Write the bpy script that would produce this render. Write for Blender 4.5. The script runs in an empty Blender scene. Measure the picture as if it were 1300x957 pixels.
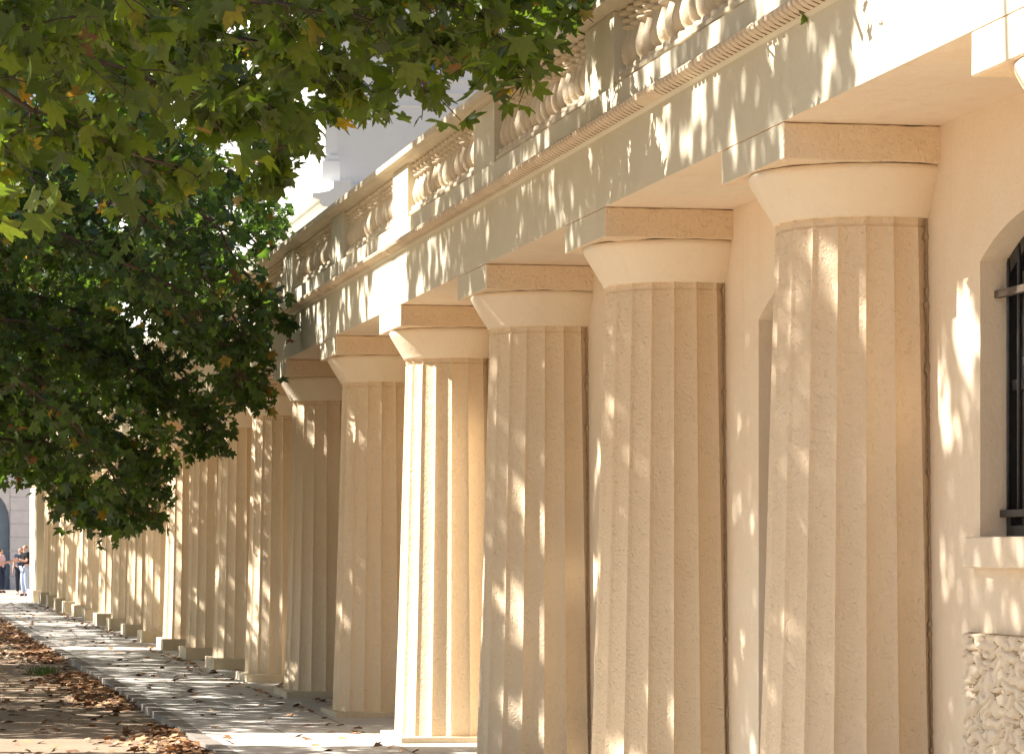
import bpy, bmesh, math, random
import numpy as np
from mathutils import Vector
random.seed(7)
rng = np.random.default_rng(7)
SC = bpy.context.scene
COL = SC.collection
R = math.radians

# ------------------------------------------------------------------ camera maths
F = 4100.0; TH = math.atan(800/4100.0); CT, ST = math.cos(TH), math.sin(TH)
EYE = 1.6; HY = 701.0
def at(px, py, Y):
    """world point seen at pixel (px,py) of the 1300 px wide photo at distance Y along the terrace"""
    u = (px-650)/F
    X = Y*(u*CT+ST)/(CT-u*ST)
    d = X*ST+Y*CT
    return Vector((X, Y, EYE+(HY-py)/F*d))

# main dimensions (metres)
D = 4.28            # front plane of abaci / architrave
WX = 5.08           # wall plane
S = 3.918           # column spacing
Y1 = 15.09+0.584    # centre of first full column
AW = 1.167          # abacus width
CX = D+AW/2
ZA0, ZA1 = 3.50, 3.684
NCOL = 21           # columns 0..20, pier at 21
def cy(k): return Y1+(k-1)*S
def pav(y): return float(np.interp(y, [0,40,95,140,400], [-.12,.05,.19,.15,.15]))
def plinth_top(y): return float(np.interp(y, [0,31,38.6,42.5,70,93], [-.06,.06,.13,.2,.38,.52]))

# ------------------------------------------------------------------ helpers
def tag(o, label=None, cat=None, group=None, kind=None):
    if label: o['label'] = label
    if cat: o['category'] = cat
    if group: o['group'] = group
    if kind: o['kind'] = kind
    return o
def link(name, me, mats=None, parent=None, loc=None):
    o = bpy.data.objects.new(name, me); COL.objects.link(o)
    if mats:
        for m in (mats if isinstance(mats, (list, tuple)) else [mats]): me.materials.append(m)
    if parent is not None: o.parent = parent
    if loc is not None: o.location = loc
    return o
def empty(name, loc=(0,0,0), rz=0):
    o = bpy.data.objects.new(name, None); COL.objects.link(o); o.location = loc; o.rotation_euler = (0,0,rz); return o
class MB:
    def __init__(s): s.v=[]; s.f=[]; s.smooth=[]
    def add(s, vs, fs, sm=False):
        b=len(s.v); s.v += [tuple(v) for v in vs]; s.f += [tuple(b+i for i in f) for f in fs]; s.smooth += [sm]*len(fs); return s
    def box(s, x0,x1,y0,y1,z0,z1, bev=0):
        vs=[(x0,y0,z0),(x1,y0,z0),(x1,y1,z0),(x0,y1,z0),(x0,y0,z1),(x1,y0,z1),(x1,y1,z1),(x0,y1,z1)]
        return s.add(vs, [(0,3,2,1),(4,5,6,7),(0,1,5,4),(1,2,6,5),(2,3,7,6),(3,0,4,7)])
    def tube(s, pts, rads, n=6, cap=True):
        pts=[Vector(p) for p in pts]; rings=[]
        if not hasattr(rads,'__len__'): rads=[rads]*len(pts)
        for i,p in enumerate(pts):
            a=pts[max(0,i-1)]; b=pts[min(len(pts)-1,i+1)]; t=(b-a).normalized()
            u=t.cross(Vector((0,0,1)) if abs(t.z)<.9 else Vector((1,0,0))).normalized(); w=t.cross(u)
            rings.append([p+(u*math.cos(2*math.pi*k/n)+w*math.sin(2*math.pi*k/n))*rads[i] for k in range(n)])
        vs=[v for r in rings for v in r]; fs=[]
        for i in range(len(pts)-1):
            for k in range(n):
                k2=(k+1)%n; fs.append((i*n+k,(i+1)*n+k,(i+1)*n+k2,i*n+k2))
        if cap: fs.append(tuple(range(n))); fs.append(tuple((len(pts)-1)*n+k for k in range(n-1,-1,-1)))
        return s.add(vs,fs,True)
    def lathe(s, prof, n=24, c=(0,0,0), sm=True, cap=True):
        vs=[];fs=[]
        for r,z in prof:
            for k in range(n):
                a=2*math.pi*k/n; vs.append((c[0]+r*math.cos(a),c[1]+r*math.sin(a),c[2]+z))
        for i in range(len(prof)-1):
            for k in range(n):
                k2=(k+1)%n; fs.append((i*n+k,i*n+k2,(i+1)*n+k2,(i+1)*n+k))
        if cap: fs.append(tuple(range(n-1,-1,-1))); fs.append(tuple((len(prof)-1)*n+k for k in range(n)))
        return s.add(vs,fs,sm)
    def prism_y(s, prof, y0, y1, cap=True):
        """profile of (x,z) points, counter-clockwise seen from -Y, extruded along Y"""
        n=len(prof); vs=[(x,y0,z) for x,z in prof]+[(x,y1,z) for x,z in prof]
        fs=[(i,(i+1)%n,n+(i+1)%n,n+i) for i in range(n)]
        if cap: fs += [tuple(range(n-1,-1,-1)), tuple(range(n,2*n))]
        return s.add(vs,fs)
    def mesh(s, name, bevel=0):
        me=bpy.data.meshes.new(name); me.from_pydata(s.v,[],s.f)
        me.polygons.foreach_set('use_smooth', s.smooth); me.update()
        bm=bmesh.new(); bm.from_mesh(me); bmesh.ops.recalc_face_normals(bm, faces=bm.faces)
        if bevel: bmesh.ops.bevel(bm, geom=list(bm.edges), offset=bevel, segments=2, affect='EDGES', profile=.6)
        bm.to_mesh(me); bm.free(); return me
    def build(s, name, mats, parent=None, loc=None, bevel=0): return link(name, s.mesh(name,bevel), mats, parent, loc)

# ------------------------------------------------------------------ materials
def mat(name):
    m=bpy.data.materials.new(name); m.use_nodes=True; nt=m.node_tree; nt.nodes.clear()
    out=nt.nodes.new('ShaderNodeOutputMaterial'); bs=nt.nodes.new('ShaderNodeBsdfPrincipled')
    nt.links.new(bs.outputs[0], out.inputs[0]); return m,nt,bs,out
def N(nt,t,**k):
    n=nt.nodes.new(t)
    for a,b in k.items():
        if a.startswith('i_'): n.inputs[a[2:].replace('_',' ')].default_value=b
        else: setattr(n,a,b)
    return n
def noise(nt, vec, scale, detail=6, rough=.6, dist=0):
    n=N(nt,'ShaderNodeTexNoise'); n.inputs['Scale'].default_value=scale; n.inputs['Detail'].default_value=detail
    n.inputs['Roughness'].default_value=rough; n.inputs['Distortion'].default_value=dist
    nt.links.new(vec, n.inputs['Vector']); return n.outputs['Fac']
def ramp(nt, fac, stops):
    r=N(nt,'ShaderNodeValToRGB'); e=r.color_ramp.elements
    while len(e)<len(stops): e.new(.5)
    for i,(p,c) in enumerate(stops):
        e[i].position=p; e[i].color=(c,c,c,1) if not hasattr(c,'__len__') else (*c,1)
    nt.links.new(fac, r.inputs[0]); return r.outputs[0]
def mix(nt, fac, a, b, mode='MIX'):
    m=N(nt,'ShaderNodeMix',data_type='RGBA',blend_type=mode)
    for sock,v in ((m.inputs['Factor'],fac),(m.inputs['A'],a),(m.inputs['B'],b)):
        if hasattr(v,'is_output'): nt.links.new(v,sock)
        elif hasattr(v,'__len__'): sock.default_value=(*v,1)
        else: sock.default_value=v
    return m.outputs['Result']
def bump(nt, h, strength, dist, prev=None):
    b=N(nt,'ShaderNodeBump'); b.inputs['Strength'].default_value=strength; b.inputs['Distance'].default_value=dist
    nt.links.new(h,b.inputs['Height'])
    if prev: nt.links.new(prev,b.inputs['Normal'])
    return b.outputs[0]
def pos(nt, scale=(1,1,1)):
    g=N(nt,'ShaderNodeNewGeometry'); m=N(nt,'ShaderNodeMapping'); m.inputs['Scale'].default_value=scale
    nt.links.new(g.outputs['Position'],m.inputs[0]); return m.outputs[0]

def stucco(name, base, alt, rough_amt, dirt=.5, fine=70, pits=True, streak=.3):
    m,nt,bs,_=mat(name); p=pos(nt)
    big=noise(nt,p,1.3,5,.6); c=mix(nt, ramp(nt,big,[(.3,0),(.7,1)]), base, alt)
    st=noise(nt,pos(nt,(6,6,.5)),1.0,5,.65,.3)
    c=mix(nt, ramp(nt,st,[(.55,0),(.8,streak)]), c, (base[0]*.62,base[1]*.55,base[2]*.45))
    med=noise(nt,p,14,6,.7,.4); c=mix(nt, ramp(nt,med,[(.25,.16),(.44,0)]), c, (base[0]*.6,base[1]*.5,base[2]*.38))
    sp=noise(nt,p,38,4,.75,1.0); c=mix(nt, ramp(nt,sp,[(.72,0),(.79,dirt)]), c, (.12,.085,.05))
    nt.links.new(c,bs.inputs['Base Color']); bs.inputs['Roughness'].default_value=.75
    bs.inputs['Specular IOR Level'].default_value=.25
    nb=None
    if rough_amt>0:
        w=noise(nt,p,6,3,.5); nb=bump(nt,w,.5*min(1,rough_amt),.03)
        g=noise(nt,p,fine,7,.72,.5); nb=bump(nt,g,.8*rough_amt,.018,nb)
        if pits:
            v=N(nt,'ShaderNodeTexVoronoi'); v.inputs['Scale'].default_value=24; v.inputs['Randomness'].default_value=1
            pn=N(nt,'ShaderNodeTexNoise'); pn.inputs['Scale'].default_value=9; nt.links.new(p,pn.inputs['Vector'])
            vm=N(nt,'ShaderNodeVectorMath',operation='MULTIPLY_ADD'); vm.inputs[1].default_value=(.16,.16,.16)
            nt.links.new(pn.outputs['Color'],vm.inputs[0]); nt.links.new(p,vm.inputs[2]); nt.links.new(vm.outputs[0],v.inputs['Vector'])
            d=ramp(nt,v.outputs['Distance'],[(.05,0),(.38,1)]); nb=bump(nt,d,.4*rough_amt,.012,nb)
            pit=noise(nt,p,40,3,.6,1.6); c=mix(nt, ramp(nt,pit,[(.23,.38),(.31,0)]), c, (base[0]*.50,base[1]*.38,base[2]*.25))
            oi=N(nt,'ShaderNodeObjectInfo'); c=mix(nt,1.0,c,ramp(nt,oi.outputs['Random'],[(0,(.95,.94,.93)),(1,(1.0,1.0,1.0))]),'MULTIPLY'); nt.links.new(c,bs.inputs['Base Color'])
            nb=bump(nt,ramp(nt,pit,[(.25,0),(.34,1)]),.5,.006,nb)
        nt.links.new(nb,bs.inputs['Normal'])
    return m
CREAM=(.80,.68,.50); CREAM2=(.78,.64,.45)
M_wall=stucco('painted_wall',(.81,.70,.54),(.79,.64,.46),.5,.4,40,False,.3)
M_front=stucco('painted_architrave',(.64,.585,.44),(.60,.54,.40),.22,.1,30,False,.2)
M_shaft=stucco('rough_render',(.87,.70,.49),(.85,.665,.45),1.0,.25,60,True,.22)
M_abacus=stucco('rough_abacus',(.87,.70,.49),(.85,.66,.44),1.05,.35,40,True,.15)
M_balu=stucco('weathered_baluster',(.70,.60,.44),(.60,.48,.33),.6,.5,40,False,.4)
M_capital=stucco('smooth_capital',(.82,.70,.53),(.80,.67,.49),.4,.6,30,False,.15)
M_mould=stucco('weathered_moulding',(.74,.61,.43),(.62,.48,.33),.8,.7,50,False,.5)
M_rail=stucco('weathered_rail',(.66,.58,.43),(.58,.49,.35),.7,.6,40,False,.5)
M_plinth=stucco('stained_plinth',(.70,.60,.44),(.58,.48,.33),.8,.5,40,False,.5)
M_white=stucco('white_house_paint',(.88,.87,.85),(.86,.85,.83),.15,.05,20,False,.08)
M_grime=stucco('grimy_joint',(.66,.50,.32),(.42,.29,.17),1.3,.95,60,False,.6)

def simple(name,c,rough=.6,metal=0,var=.25,sc=20,spec=.5,bumpv=0):
    m,nt,bs,_=mat(name); p=pos(nt); n=noise(nt,p,sc,5,.6)
    nt.links.new(mix(nt,ramp(nt,n,[(.3,0),(.7,1)]),tuple(x*(1-var) for x in c),tuple(min(1,x*(1+var)) for x in c)),bs.inputs['Base Color'])
    bs.inputs['Roughness'].default_value=rough; bs.inputs['Metallic'].default_value=metal; bs.inputs['Specular IOR Level'].default_value=spec
    if bumpv: nt.links.new(bump(nt,noise(nt,p,sc*3,5,.6),bumpv,.01),bs.inputs['Normal'])
    return m
M_iron=simple('black_iron',(.018,.017,.018),.42,.0,.4,30,.5,.4)
M_rust=simple('worn_iron_band',(.10,.075,.055),.6,.2,.4,25,.5,.5)
M_glass=simple('dark_glass',(.012,.013,.015),.08,0,.2,3,.6)
M_bark=simple('plane_bark',(.16,.13,.09),.85,0,.45,9,.2,.8)
M_twig=simple('twig_bark',(.09,.065,.045),.8,0,.3,12,.2,.2)
M_gate=simple('gate_stone',(.56,.555,.55),.8,0,.08,3,.2,.3)
M_gatedoor=simple('gate_door',(.18,.24,.29),.5,0,.1,3,.3)
M_blue=simple('blue_cloth',(.02,.16,.62),.7,0,.1,6,.2)
M_whitecloth=simple('white_cloth',(.75,.75,.75),.7,0,.05,6,.2)

# leaves
def leaf_mat(name, dark, mid, light, trans=.35, gloss=.38, veins=True):
    m,nt,bs,out=mat(name)
    a=N(nt,'ShaderNodeAttribute',attribute_name='tone'); b=N(nt,'ShaderNodeAttribute',attribute_name='autumn')
    p=pos(nt); n=noise(nt,p,35,4,.6)
    base=ramp(nt,a.outputs['Fac'],[(0,dark),(.5,mid),(1,light)])
    base=mix(nt,ramp(nt,n,[(.4,0),(.75,.4)]),base,tuple(x*.6 for x in mid))
    aut=ramp(nt,b.outputs['Fac'],[(.0,(.22,.19,.025)),(.5,(.34,.20,.03)),(.8,(.25,.10,.03)),(1,(.15,.045,.022))])
    isaut=N(nt,'ShaderNodeMath',operation='GREATER_THAN'); nt.links.new(b.outputs['Fac'],isaut.inputs[0]); isaut.inputs[1].default_value=.001
    blot=ramp(nt,noise(nt,p,14,3,.6),[(.35,.35),(.6,1)])
    mm=N(nt,'ShaderNodeMath',operation='MULTIPLY'); nt.links.new(isaut.outputs[0],mm.inputs[0]); nt.links.new(blot,mm.inputs[1])
    c=mix(nt,mm.outputs[0],base,aut)
    if veins:
        v=N(nt,'ShaderNodeAttribute',attribute_name='vein')
        c=mix(nt,ramp(nt,v.outputs['Fac'],[(0,0),(.93,0),(1,.45)]),c,(.20,.24,.06))
    nt.links.new(c,bs.inputs['Base Color']); bs.inputs['Roughness'].default_value=gloss; bs.inputs['Specular IOR Level'].default_value=.5
    tr=N(nt,'ShaderNodeBsdfTranslucent'); tc=mix(nt,1.0,c,(1.9,2.1,.7),'MULTIPLY'); nt.links.new(tc,tr.inputs[0])
    ms=N(nt,'ShaderNodeMixShader'); ms.inputs[0].default_value=trans
    nt.links.new(bs.outputs[0],ms.inputs[1]); nt.links.new(tr.outputs[0],ms.inputs[2]); nt.links.new(ms.outputs[0],out.inputs[0])
    return m
M_leaf=leaf_mat('plane_leaf',(.055,.082,.016),(.10,.135,.022),(.15,.175,.030),.55,.42)
M_leafb=leaf_mat('plane_leaf_dark',(.036,.068,.020),(.062,.108,.028),(.10,.15,.035),.5,.36)

def litter_mat():
    m,nt,bs,out=mat('fallen_leaf')
    a=N(nt,'ShaderNodeAttribute',attribute_name='tone')
    nt.links.new(ramp(nt,a.outputs['Fac'],[(0,(.10,.05,.025)),(.4,(.24,.12,.055)),(.75,(.50,.27,.12)),(1,(.32,.24,.16))]),bs.inputs['Base Color'])
    bs.inputs['Roughness'].default_value=.7; return m
M_litter=litter_mat()

def ground_mats():
    m,nt,bs,_=mat('gravel_ground'); p=pos(nt)
    n1=noise(nt,p,.8,5,.6); n2=noise(nt,p,60,5,.7)
    c=mix(nt,ramp(nt,n1,[(.35,0),(.65,1)]),(.42,.31,.21),(.33,.24,.16)); c=mix(nt,ramp(nt,n2,[(.35,.6),(.6,0)]),c,(.12,.085,.055))
    nt.links.new(c,bs.inputs['Base Color']); bs.inputs['Roughness'].default_value=.9; nt.links.new(bump(nt,n2,.8,.015),bs.inputs['Normal'])
    m2,nt,bs,_=mat('paving_slabs'); p=pos(nt)
    br=N(nt,'ShaderNodeTexBrick'); br.inputs['Scale'].default_value=1; br.inputs['Brick Width'].default_value=1.4; br.inputs['Row Height'].default_value=2.3
    br.inputs['Mortar Size'].default_value=.012; br.inputs['Color1'].default_value=(.58,.545,.49,1); br.inputs['Color2'].default_value=(.52,.49,.44,1); br.inputs['Mortar'].default_value=(.2,.18,.16,1)
    nt.links.new(p,br.inputs['Vector'])
    c=mix(nt,ramp(nt,noise(nt,p,2.2,6,.65),[(.4,0),(.75,.55)]),br.outputs['Color'],(.34,.31,.27)); c=mix(nt,ramp(nt,noise(nt,p,30,5,.7),[(.3,.4),(.5,0)]),c,(.2,.18,.15))
    nt.links.new(c,bs.inputs['Base Color']); bs.inputs['Roughness'].default_value=.8; nt.links.new(bump(nt,noise(nt,p,40,5,.7),.4,.01),bs.inputs['Normal'])
    return m,m2
M_gravel,M_pave=ground_mats()
M_kerb=simple('kerb_granite',(.24,.21,.18),.75,0,.2,25,.3,.4)
M_road=simple('pinkish_road',(.34,.27,.23),.85,0,.12,4,.3,.3)

# ------------------------------------------------------------------ ground
def sheet(name, x0,x1,ys,dz,m,thick=None):
    mb=MB(); vs=[]; 
    for y in ys: vs += [(x0,y,pav(y)+dz),(x1,y,pav(y)+dz)]
    fs=[(2*i,2*i+1,2*i+3,2*i+2) for i in range(len(ys)-1)]
    if thick:
        b=len(vs)
        for y in ys: vs += [(x0,y,pav(y)+dz-thick),(x1,y,pav(y)+dz-thick)]
        fs += [(2*i,2*i+2,b+2*i+2,b+2*i) for i in range(len(ys)-1)]+[(2*i+1,2*i+3,b+2*i+3,b+2*i+1) for i in range(len(ys)-1)]
        fs += [(0,1,b+1,b),(2*len(ys)-2,2*len(ys)-1,b+2*len(ys)-1,b+2*len(ys)-2)]
    mb.add(vs,fs); o=mb.build(name,m); return tag(o,kind='structure')
mb=MB()
gy=[-300,0,20,40,60,95,140,400,1500]; gx=[-1500,-60,-6,2.66,4,60,1500]
vs=[(x,y,pav(max(0,y))-.07) for y in gy for x in gx]; nx=len(gx)
mb.add(vs,[(j*nx+i,j*nx+i+1,(j+1)*nx+i+1,(j+1)*nx+i) for j in range(len(gy)-1) for i in range(nx-1)])
tag(mb.build('ground',M_gravel),kind='structure')
ysp=[-20,0,10,20,30,40,60,80,97]
sheet('pavement',2.80,8.2,ysp,0,M_pave,.2)
kb=MB(); y=-12.0                                        # kerb of separate stones
while y<96.5:
    L=.88+random.random()*.06; dx=random.uniform(-.002,.002)
    kb.box(2.655+dx,2.796,y,y+L-.003,pav(y)-.25,pav(y)+.006+random.uniform(-.004,.004)); y+=L
tag(kb.build('kerb',M_kerb,bevel=.003),kind='structure')
mb=MB(); mb.add([(-60,98,pav(98)-.03),(60,98,pav(98)-.03),(60,129,.13),(-60,129,.13)],[(0,1,2,3)]); tag(mb.build('road',M_road),kind='structure')
mb=MB(); mb.box(-3,5.8,97.0,97.9,0,.2); tag(mb.build('kerb_crossing',M_kerb,bevel=.01),kind='structure')

# ------------------------------------------------------------------ terrace building
B=empty('terrace_building',(D,cy(0),0))
tag(B,'long cream stucco terrace front with fluted Doric columns under a balustrade','building')
BO=Vector(B.location)
class LB(MB):   # build in world coordinates, store under B
    def build(s,name,mats,parent=B,loc=None,bevel=0,org=None):
        org=Vector(org) if org is not None else Vector(BO)
        s.v=[(v[0]-org[0],v[1]-org[1],v[2]-org[2]) for v in s.v]
        o=MB.build(s,name,mats,parent,None,bevel)
        po=Vector((0,0,0)); q=parent
        while q is not None: po+=Vector(q.location); q=q.parent
        o.location=org-po; return o
YA, YB = cy(0)-S*1.6, 96.6
# window geometry: centre of bay k between column k and k+1
WHW=.80; ZS=1.67; ZSP=2.97; RA=1.75; REV=.13
def arch_z(t): return ZSP+math.sqrt(RA*RA-t*t)-math.sqrt(RA*RA-WHW*WHW)
TS=[-WHW+2*WHW*i/16 for i in range(17)]
wall=LB(); ztop=ZA1
def quad(mb,y0,y1,z0,z1,x=WX): mb.add([(x,y0,z0),(x,y1,z0),(x,y1,z1),(x,y0,z1)],[(0,1,2,3)])
prev=YA
bays=list(range(0,NCOL))
def bayc(k): return cy(k)+S/2
for k in bays:
    c=bayc(k); quad(wall,prev,c-WHW,-.4,ztop)
    zs=ZS if k%2==0 else pav(c)+.15
    quad(wall,c-WHW,c+WHW,-.4,zs)
    wall.add([(WX,c-WHW,zs),(WX,c+WHW,zs),(WX+.4,c+WHW,zs),(WX+.4,c-WHW,zs)],[(0,1,2,3)])
    for i in range(16):
        a,b=TS[i],TS[i+1]
        wall.add([(WX,c+a,arch_z(a)),(WX,c+b,arch_z(b)),(WX,c+b,ztop),(WX,c+a,ztop)],[(0,1,2,3)])
        wall.add([(WX,c+a,arch_z(a)),(WX,c+b,arch_z(b)),(WX+.4,c+b,arch_z(b)),(WX+.4,c+a,arch_z(a))],[(0,1,2,3)])
    for sy in (-WHW,WHW): wall.add([(WX,c+sy,zs),(WX+.4,c+sy,zs),(WX+.4,c+sy,ZSP),(WX,c+sy,ZSP)],[(0,1,2,3)])
    prev=c+WHW
quad(wall,prev,YB,-.4,ztop)
# body behind (ends and back)
wall.box(WX+.4,8.2,YA,YB,-.4,ZA1-.01)
wall.add([(WX,YA,-.4),(WX+.4,YA,-.4),(WX+.4,YA,ztop),(WX,YA,ztop)],[(0,1,2,3)])
wall.add([(WX,YB,-.4),(WX+.4,YB,-.4),(WX+.4,YB,ztop),(WX,YB,ztop)],[(0,1,2,3)])
wall.build('wall',M_wall)
# entablature
en=LB()
prof=[(8.2,ZA1),(D,ZA1),(D,4.115),(D-.022,4.13),(D-.022,4.145),(D+.06,4.19),(D+.03,4.205),(D+.03,4.395),(D+.085,4.405),(D+.085,4.41),(8.2,4.41)]
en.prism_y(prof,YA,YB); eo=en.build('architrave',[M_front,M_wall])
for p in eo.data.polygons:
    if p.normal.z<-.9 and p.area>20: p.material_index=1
# enriched moulding: ribs along the cornice
def ribbed(y0,y1,per,nper):
    n=int((y1-y0)/per*nper); ys=np.linspace(y0,y1,n+1)
    ph=(ys/per)*2*math.pi; prof=[(-.020,4.132,0),(-.062,4.146,.5),(-.088,4.168,1),(-.092,4.190,1),(-.070,4.208,.6),(.032,4.212,0)]
    r2=random.Random(3); wv=np.interp(ys,np.arange(y0-1,y1+2,.35),[r2.random() for _ in np.arange(y0-1,y1+2,.35)])
    amp=np.where(wv>.15,.034,.008)*(.7+.4*wv)
    fr_=(ys/per)%1; rib=1-np.exp(-((fr_-.5)/.13)**2)
    V=[];
    for (dx,z,w) in prof:
        V.append(np.stack([D+dx+w*amp*(1-rib)*1.6, ys, np.full_like(ys,z)-w*.008*(1-rib)],1))
    V=np.stack(V,1).reshape(-1,3); m=len(prof); F_=[]
    for i in range(n):
        for j in range(m-1): F_.append((i*m+j,i*m+j+1,(i+1)*m+j+1,(i+1)*m+j))
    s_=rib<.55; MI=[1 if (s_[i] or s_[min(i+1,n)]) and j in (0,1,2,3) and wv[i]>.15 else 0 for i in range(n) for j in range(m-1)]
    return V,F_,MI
mo=LB(); V,F_,MI=ribbed(YA,YB,.082,10); mo.add([tuple(v) for v in V],F_); moo=mo.build('cornice_moulding',[M_mould,simple('slot_shade_dirt',(.14,.10,.07),.9,0,.4,30,.1)]); moo.data.polygons.foreach_set('material_index',MI)  # slot faces darker: shadow between the ribs painted in, along with grime

# columns ------------------------------------------------------------
def shaft_r(z): return float(np.interp(z,[-.1,.0,1.0,3.21],[.545,.540,.502,.440]))
def shaft_mesh(z0):
    zs=[z0,z0+.3,.9,1.5,2.1,2.7,3.05,3.205,3.208,3.216,3.219,3.285]; mb=MB(); nf=20; sub=8; vs=[]
    n=nf*sub
    for i,z in enumerate(zs):
        r=shaft_r(z)-(.007 if i in (8,9) else 0)
        for k in range(n):
            a=2*math.pi*k/n; t=(k%sub)/sub
            d=.056*(1-(2*t-1)**2)**.7
            rr=r*(1-d); vs.append((rr*math.cos(a+.05),rr*math.sin(a+.05),z))
    fs=[(i*n+k,i*n+(k+1)%n,(i+1)*n+(k+1)%n,(i+1)*n+k) for i in range(len(zs)-1) for k in range(n)]
    mb.add(vs,fs,False); return mb.mesh('column')
cap=MB(); cap.lathe([(.35,3.25),(.452,3.252),(.458,3.268),(.478,3.30),(.512,3.355),(.545,3.41),(.568,3.45),(.577,3.472),(.578,3.484),(.568,3.4985)],72,cap=False)
cap_me=cap.mesh('capital'); cap_me.materials.append(M_capital)
def rough_box(x0,x1,y0,y1,z0,z1,step,amp,seed,fixed=lambda x,y,z:1):
    rr=random.Random(seed); bm=bmesh.new(); 
    mb=MB(); mb.box(x0,x1,y0,y1,z0,z1); me=bpy.data.meshes.new('t'); me.from_pydata(mb.v,[],mb.f); bm.from_mesh(me); bpy.data.meshes.remove(me)
    bmesh.ops.bevel(bm,geom=list(bm.edges),offset=.007,segments=1,affect='EDGES')
    cuts=[0,0,0]
    for ax,(a,b) in enumerate(((x0,x1),(y0,y1),(z0,z1))):
        k=int((b-a)/step)
        for i in range(1,k):
            co=[0,0,0]; no=[0,0,0]; co[ax]=a+(b-a)*i/k; no[ax]=1
            bmesh.ops.bisect_plane(bm,geom=list(bm.verts)+list(bm.edges)+list(bm.faces),plane_co=co,plane_no=no)
    bmesh.ops.recalc_face_normals(bm,faces=bm.faces); bm.normal_update()
    from mathutils import noise as mn
    for v in bm.verts:
        n=mn.fractal(v.co*9+Vector((seed*3.1,0,0)),1.0,2.0,4)
        v.co += v.normal*(n*amp-amp*.4)*fixed(*v.co)
    me=bpy.data.meshes.new('abacus'); bm.to_mesh(me); bm.free()
    me.polygons.foreach_set('use_smooth',[True]*len(me.polygons)); me.set_sharp_from_angle(angle=R(30)); return me
ab_me=[rough_box(-AW/2,AW/2+.0,-AW/2,AW/2,ZA0,ZA1-.001,.045,.007,s,lambda x,y,z:(.25 if x<-AW/2+.01 else 1)) for s in (1,2,3)]
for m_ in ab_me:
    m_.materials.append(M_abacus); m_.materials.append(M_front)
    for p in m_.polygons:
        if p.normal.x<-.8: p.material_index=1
def joint_mesh(seed):
    """grimy mortar bead where the shaft meets the wall on the camera side and the far side"""
    rr=random.Random(seed); mb=MB()
    for sgn in (-1,1):
        pts=[];rad=[]; z=.1
        while z<3.27:
            r=shaft_r(z); dy=math.sqrt(max(.01,(r*.985)**2-(WX-CX)**2))
            pts.append((WX-CX-.004+rr.uniform(-.004,.004),sgn*(dy+.002)+rr.uniform(-.004,.004),z)); rad.append(.005+rr.random()*.005+(.013 if rr.random()<.06 else 0)); z+=.022
        mb.tube(pts,rad,6)
    return mb.mesh('mortar_joint')
jm=[joint_mesh(s) for s in (4,5)]
for j in jm: j.materials.append(M_grime)
ordw=['','nearest','second','third','fourth','fifth','sixth','seventh','eighth','ninth','tenth']
for k in range(NCOL):
    y=cy(k); zt=plinth_top(y)
    c=link('column',shaft_mesh(zt-.02),M_shaft,B,Vector((CX,y,0))-BO); c['group']='fluted Doric columns of the terrace'
    c.rotation_euler=(0,0,0)
    link('capital',cap_me,None,c); link('abacus',ab_me[k%3],None,c)
    j=link('mortar_joint',jm[k%2],None,c)
    pw=AW/2-.004; pm=rough_box(-pw,pw,-pw,pw,-.35,zt,.12,.006,k+10)
    link('plinth',pm,M_plinth,c)
# end pier
pr=LB(); y0,y1=92.8,96.5
pr.box(D+.03,WX+.2,y0+.03,y1-.03,.3,3.50); pr.box(D+.005,WX+.2,y0+.2,y1-.2,.55,3.35)
pr.build('end_pier',M_front,bevel=.006)
ppl=LB(); ppl.box(D-.06,WX+.2,y0-.06,y1+.06,-.2,.52); ppl.build('end_pier_plinth',M_plinth,bevel=.015)
pcp=LB(); pcp.box(D-.0,WX+.2,y0-.0,y1+.0,3.502,ZA1-.002); pcp.build('end_pier_cap',M_abacus,bevel=.01)

# windows --------------------------------------------------------------
def arch_prism(mb, hw, z0, x0, x1, inner=None, dz=0):
    """filled arched slab (or ring if inner given) in local coords, y centred"""
    def outline(h,zb,dd):
        pts=[(-h,zb)]+[(-h+2*h*i/16, arch_z((-h+2*h*i/16)*WHW/h*0.999)-dd) for i in range(17)]+[(h,zb)]
        return pts
    o=outline(hw,z0,dz); n=len(o)
    if inner is None:
        vs=[(x0,y,z) for y,z in o]+[(x1,y,z) for y,z in o]
        mb.add(vs,[tuple(range(n)),tuple(range(2*n-1,n-1,-1))]+[(i,(i+1)%n,n+(i+1)%n,n+i) for i in range(n)])
    else:
        q=outline(hw-inner,z0+inner,dz+inner); vs=[(x0,y,z) for y,z in o]+[(x0,y,z) for y,z in q]+[(x1,y,z) for y,z in o]+[(x1,y,z) for y,z in q]
        fs=[]
        for i in range(n):
            j=(i+1)%n; fs += [(i,j,n+j,n+i),(2*n+i,3*n+i,3*n+j,2*n+j),(i,2*n+i,2*n+j,j),(n+i,n+j,3*n+j,3*n+i)]
        mb.add(vs,fs)
x=REV
fr=MB(); arch_prism(fr,WHW-.001,ZS+.001,x,x+.07,.055); fr.box(x+.01,x+.06,-.025,.025,ZS+.05,ZSP+.1); fr.box(x+.01,x+.06,-WHW+.05,WHW-.05,2.36,2.41)
fr_me=fr.mesh('window'); fr_me.materials.append(M_iron)
pn=MB(); arch_prism(pn,WHW-.06,ZS+.06,x+.03,x+.045,None,.06); pn_me=pn.mesh('pane'); pn_me.materials.append(M_glass)
gr=MB()
for i in range(11):
    yy=-.72+1.44*i/10.; zt=arch_z(yy)-.03
    gr.tube([(x-.018,yy,1.77),(x-.018,yy,zt-.07),(x-.018,yy,zt)],[.011,.011,.006],8)
gr_me=gr.mesh('grille'); gr_me.materials.append(M_iron)
bd=MB()
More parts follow.
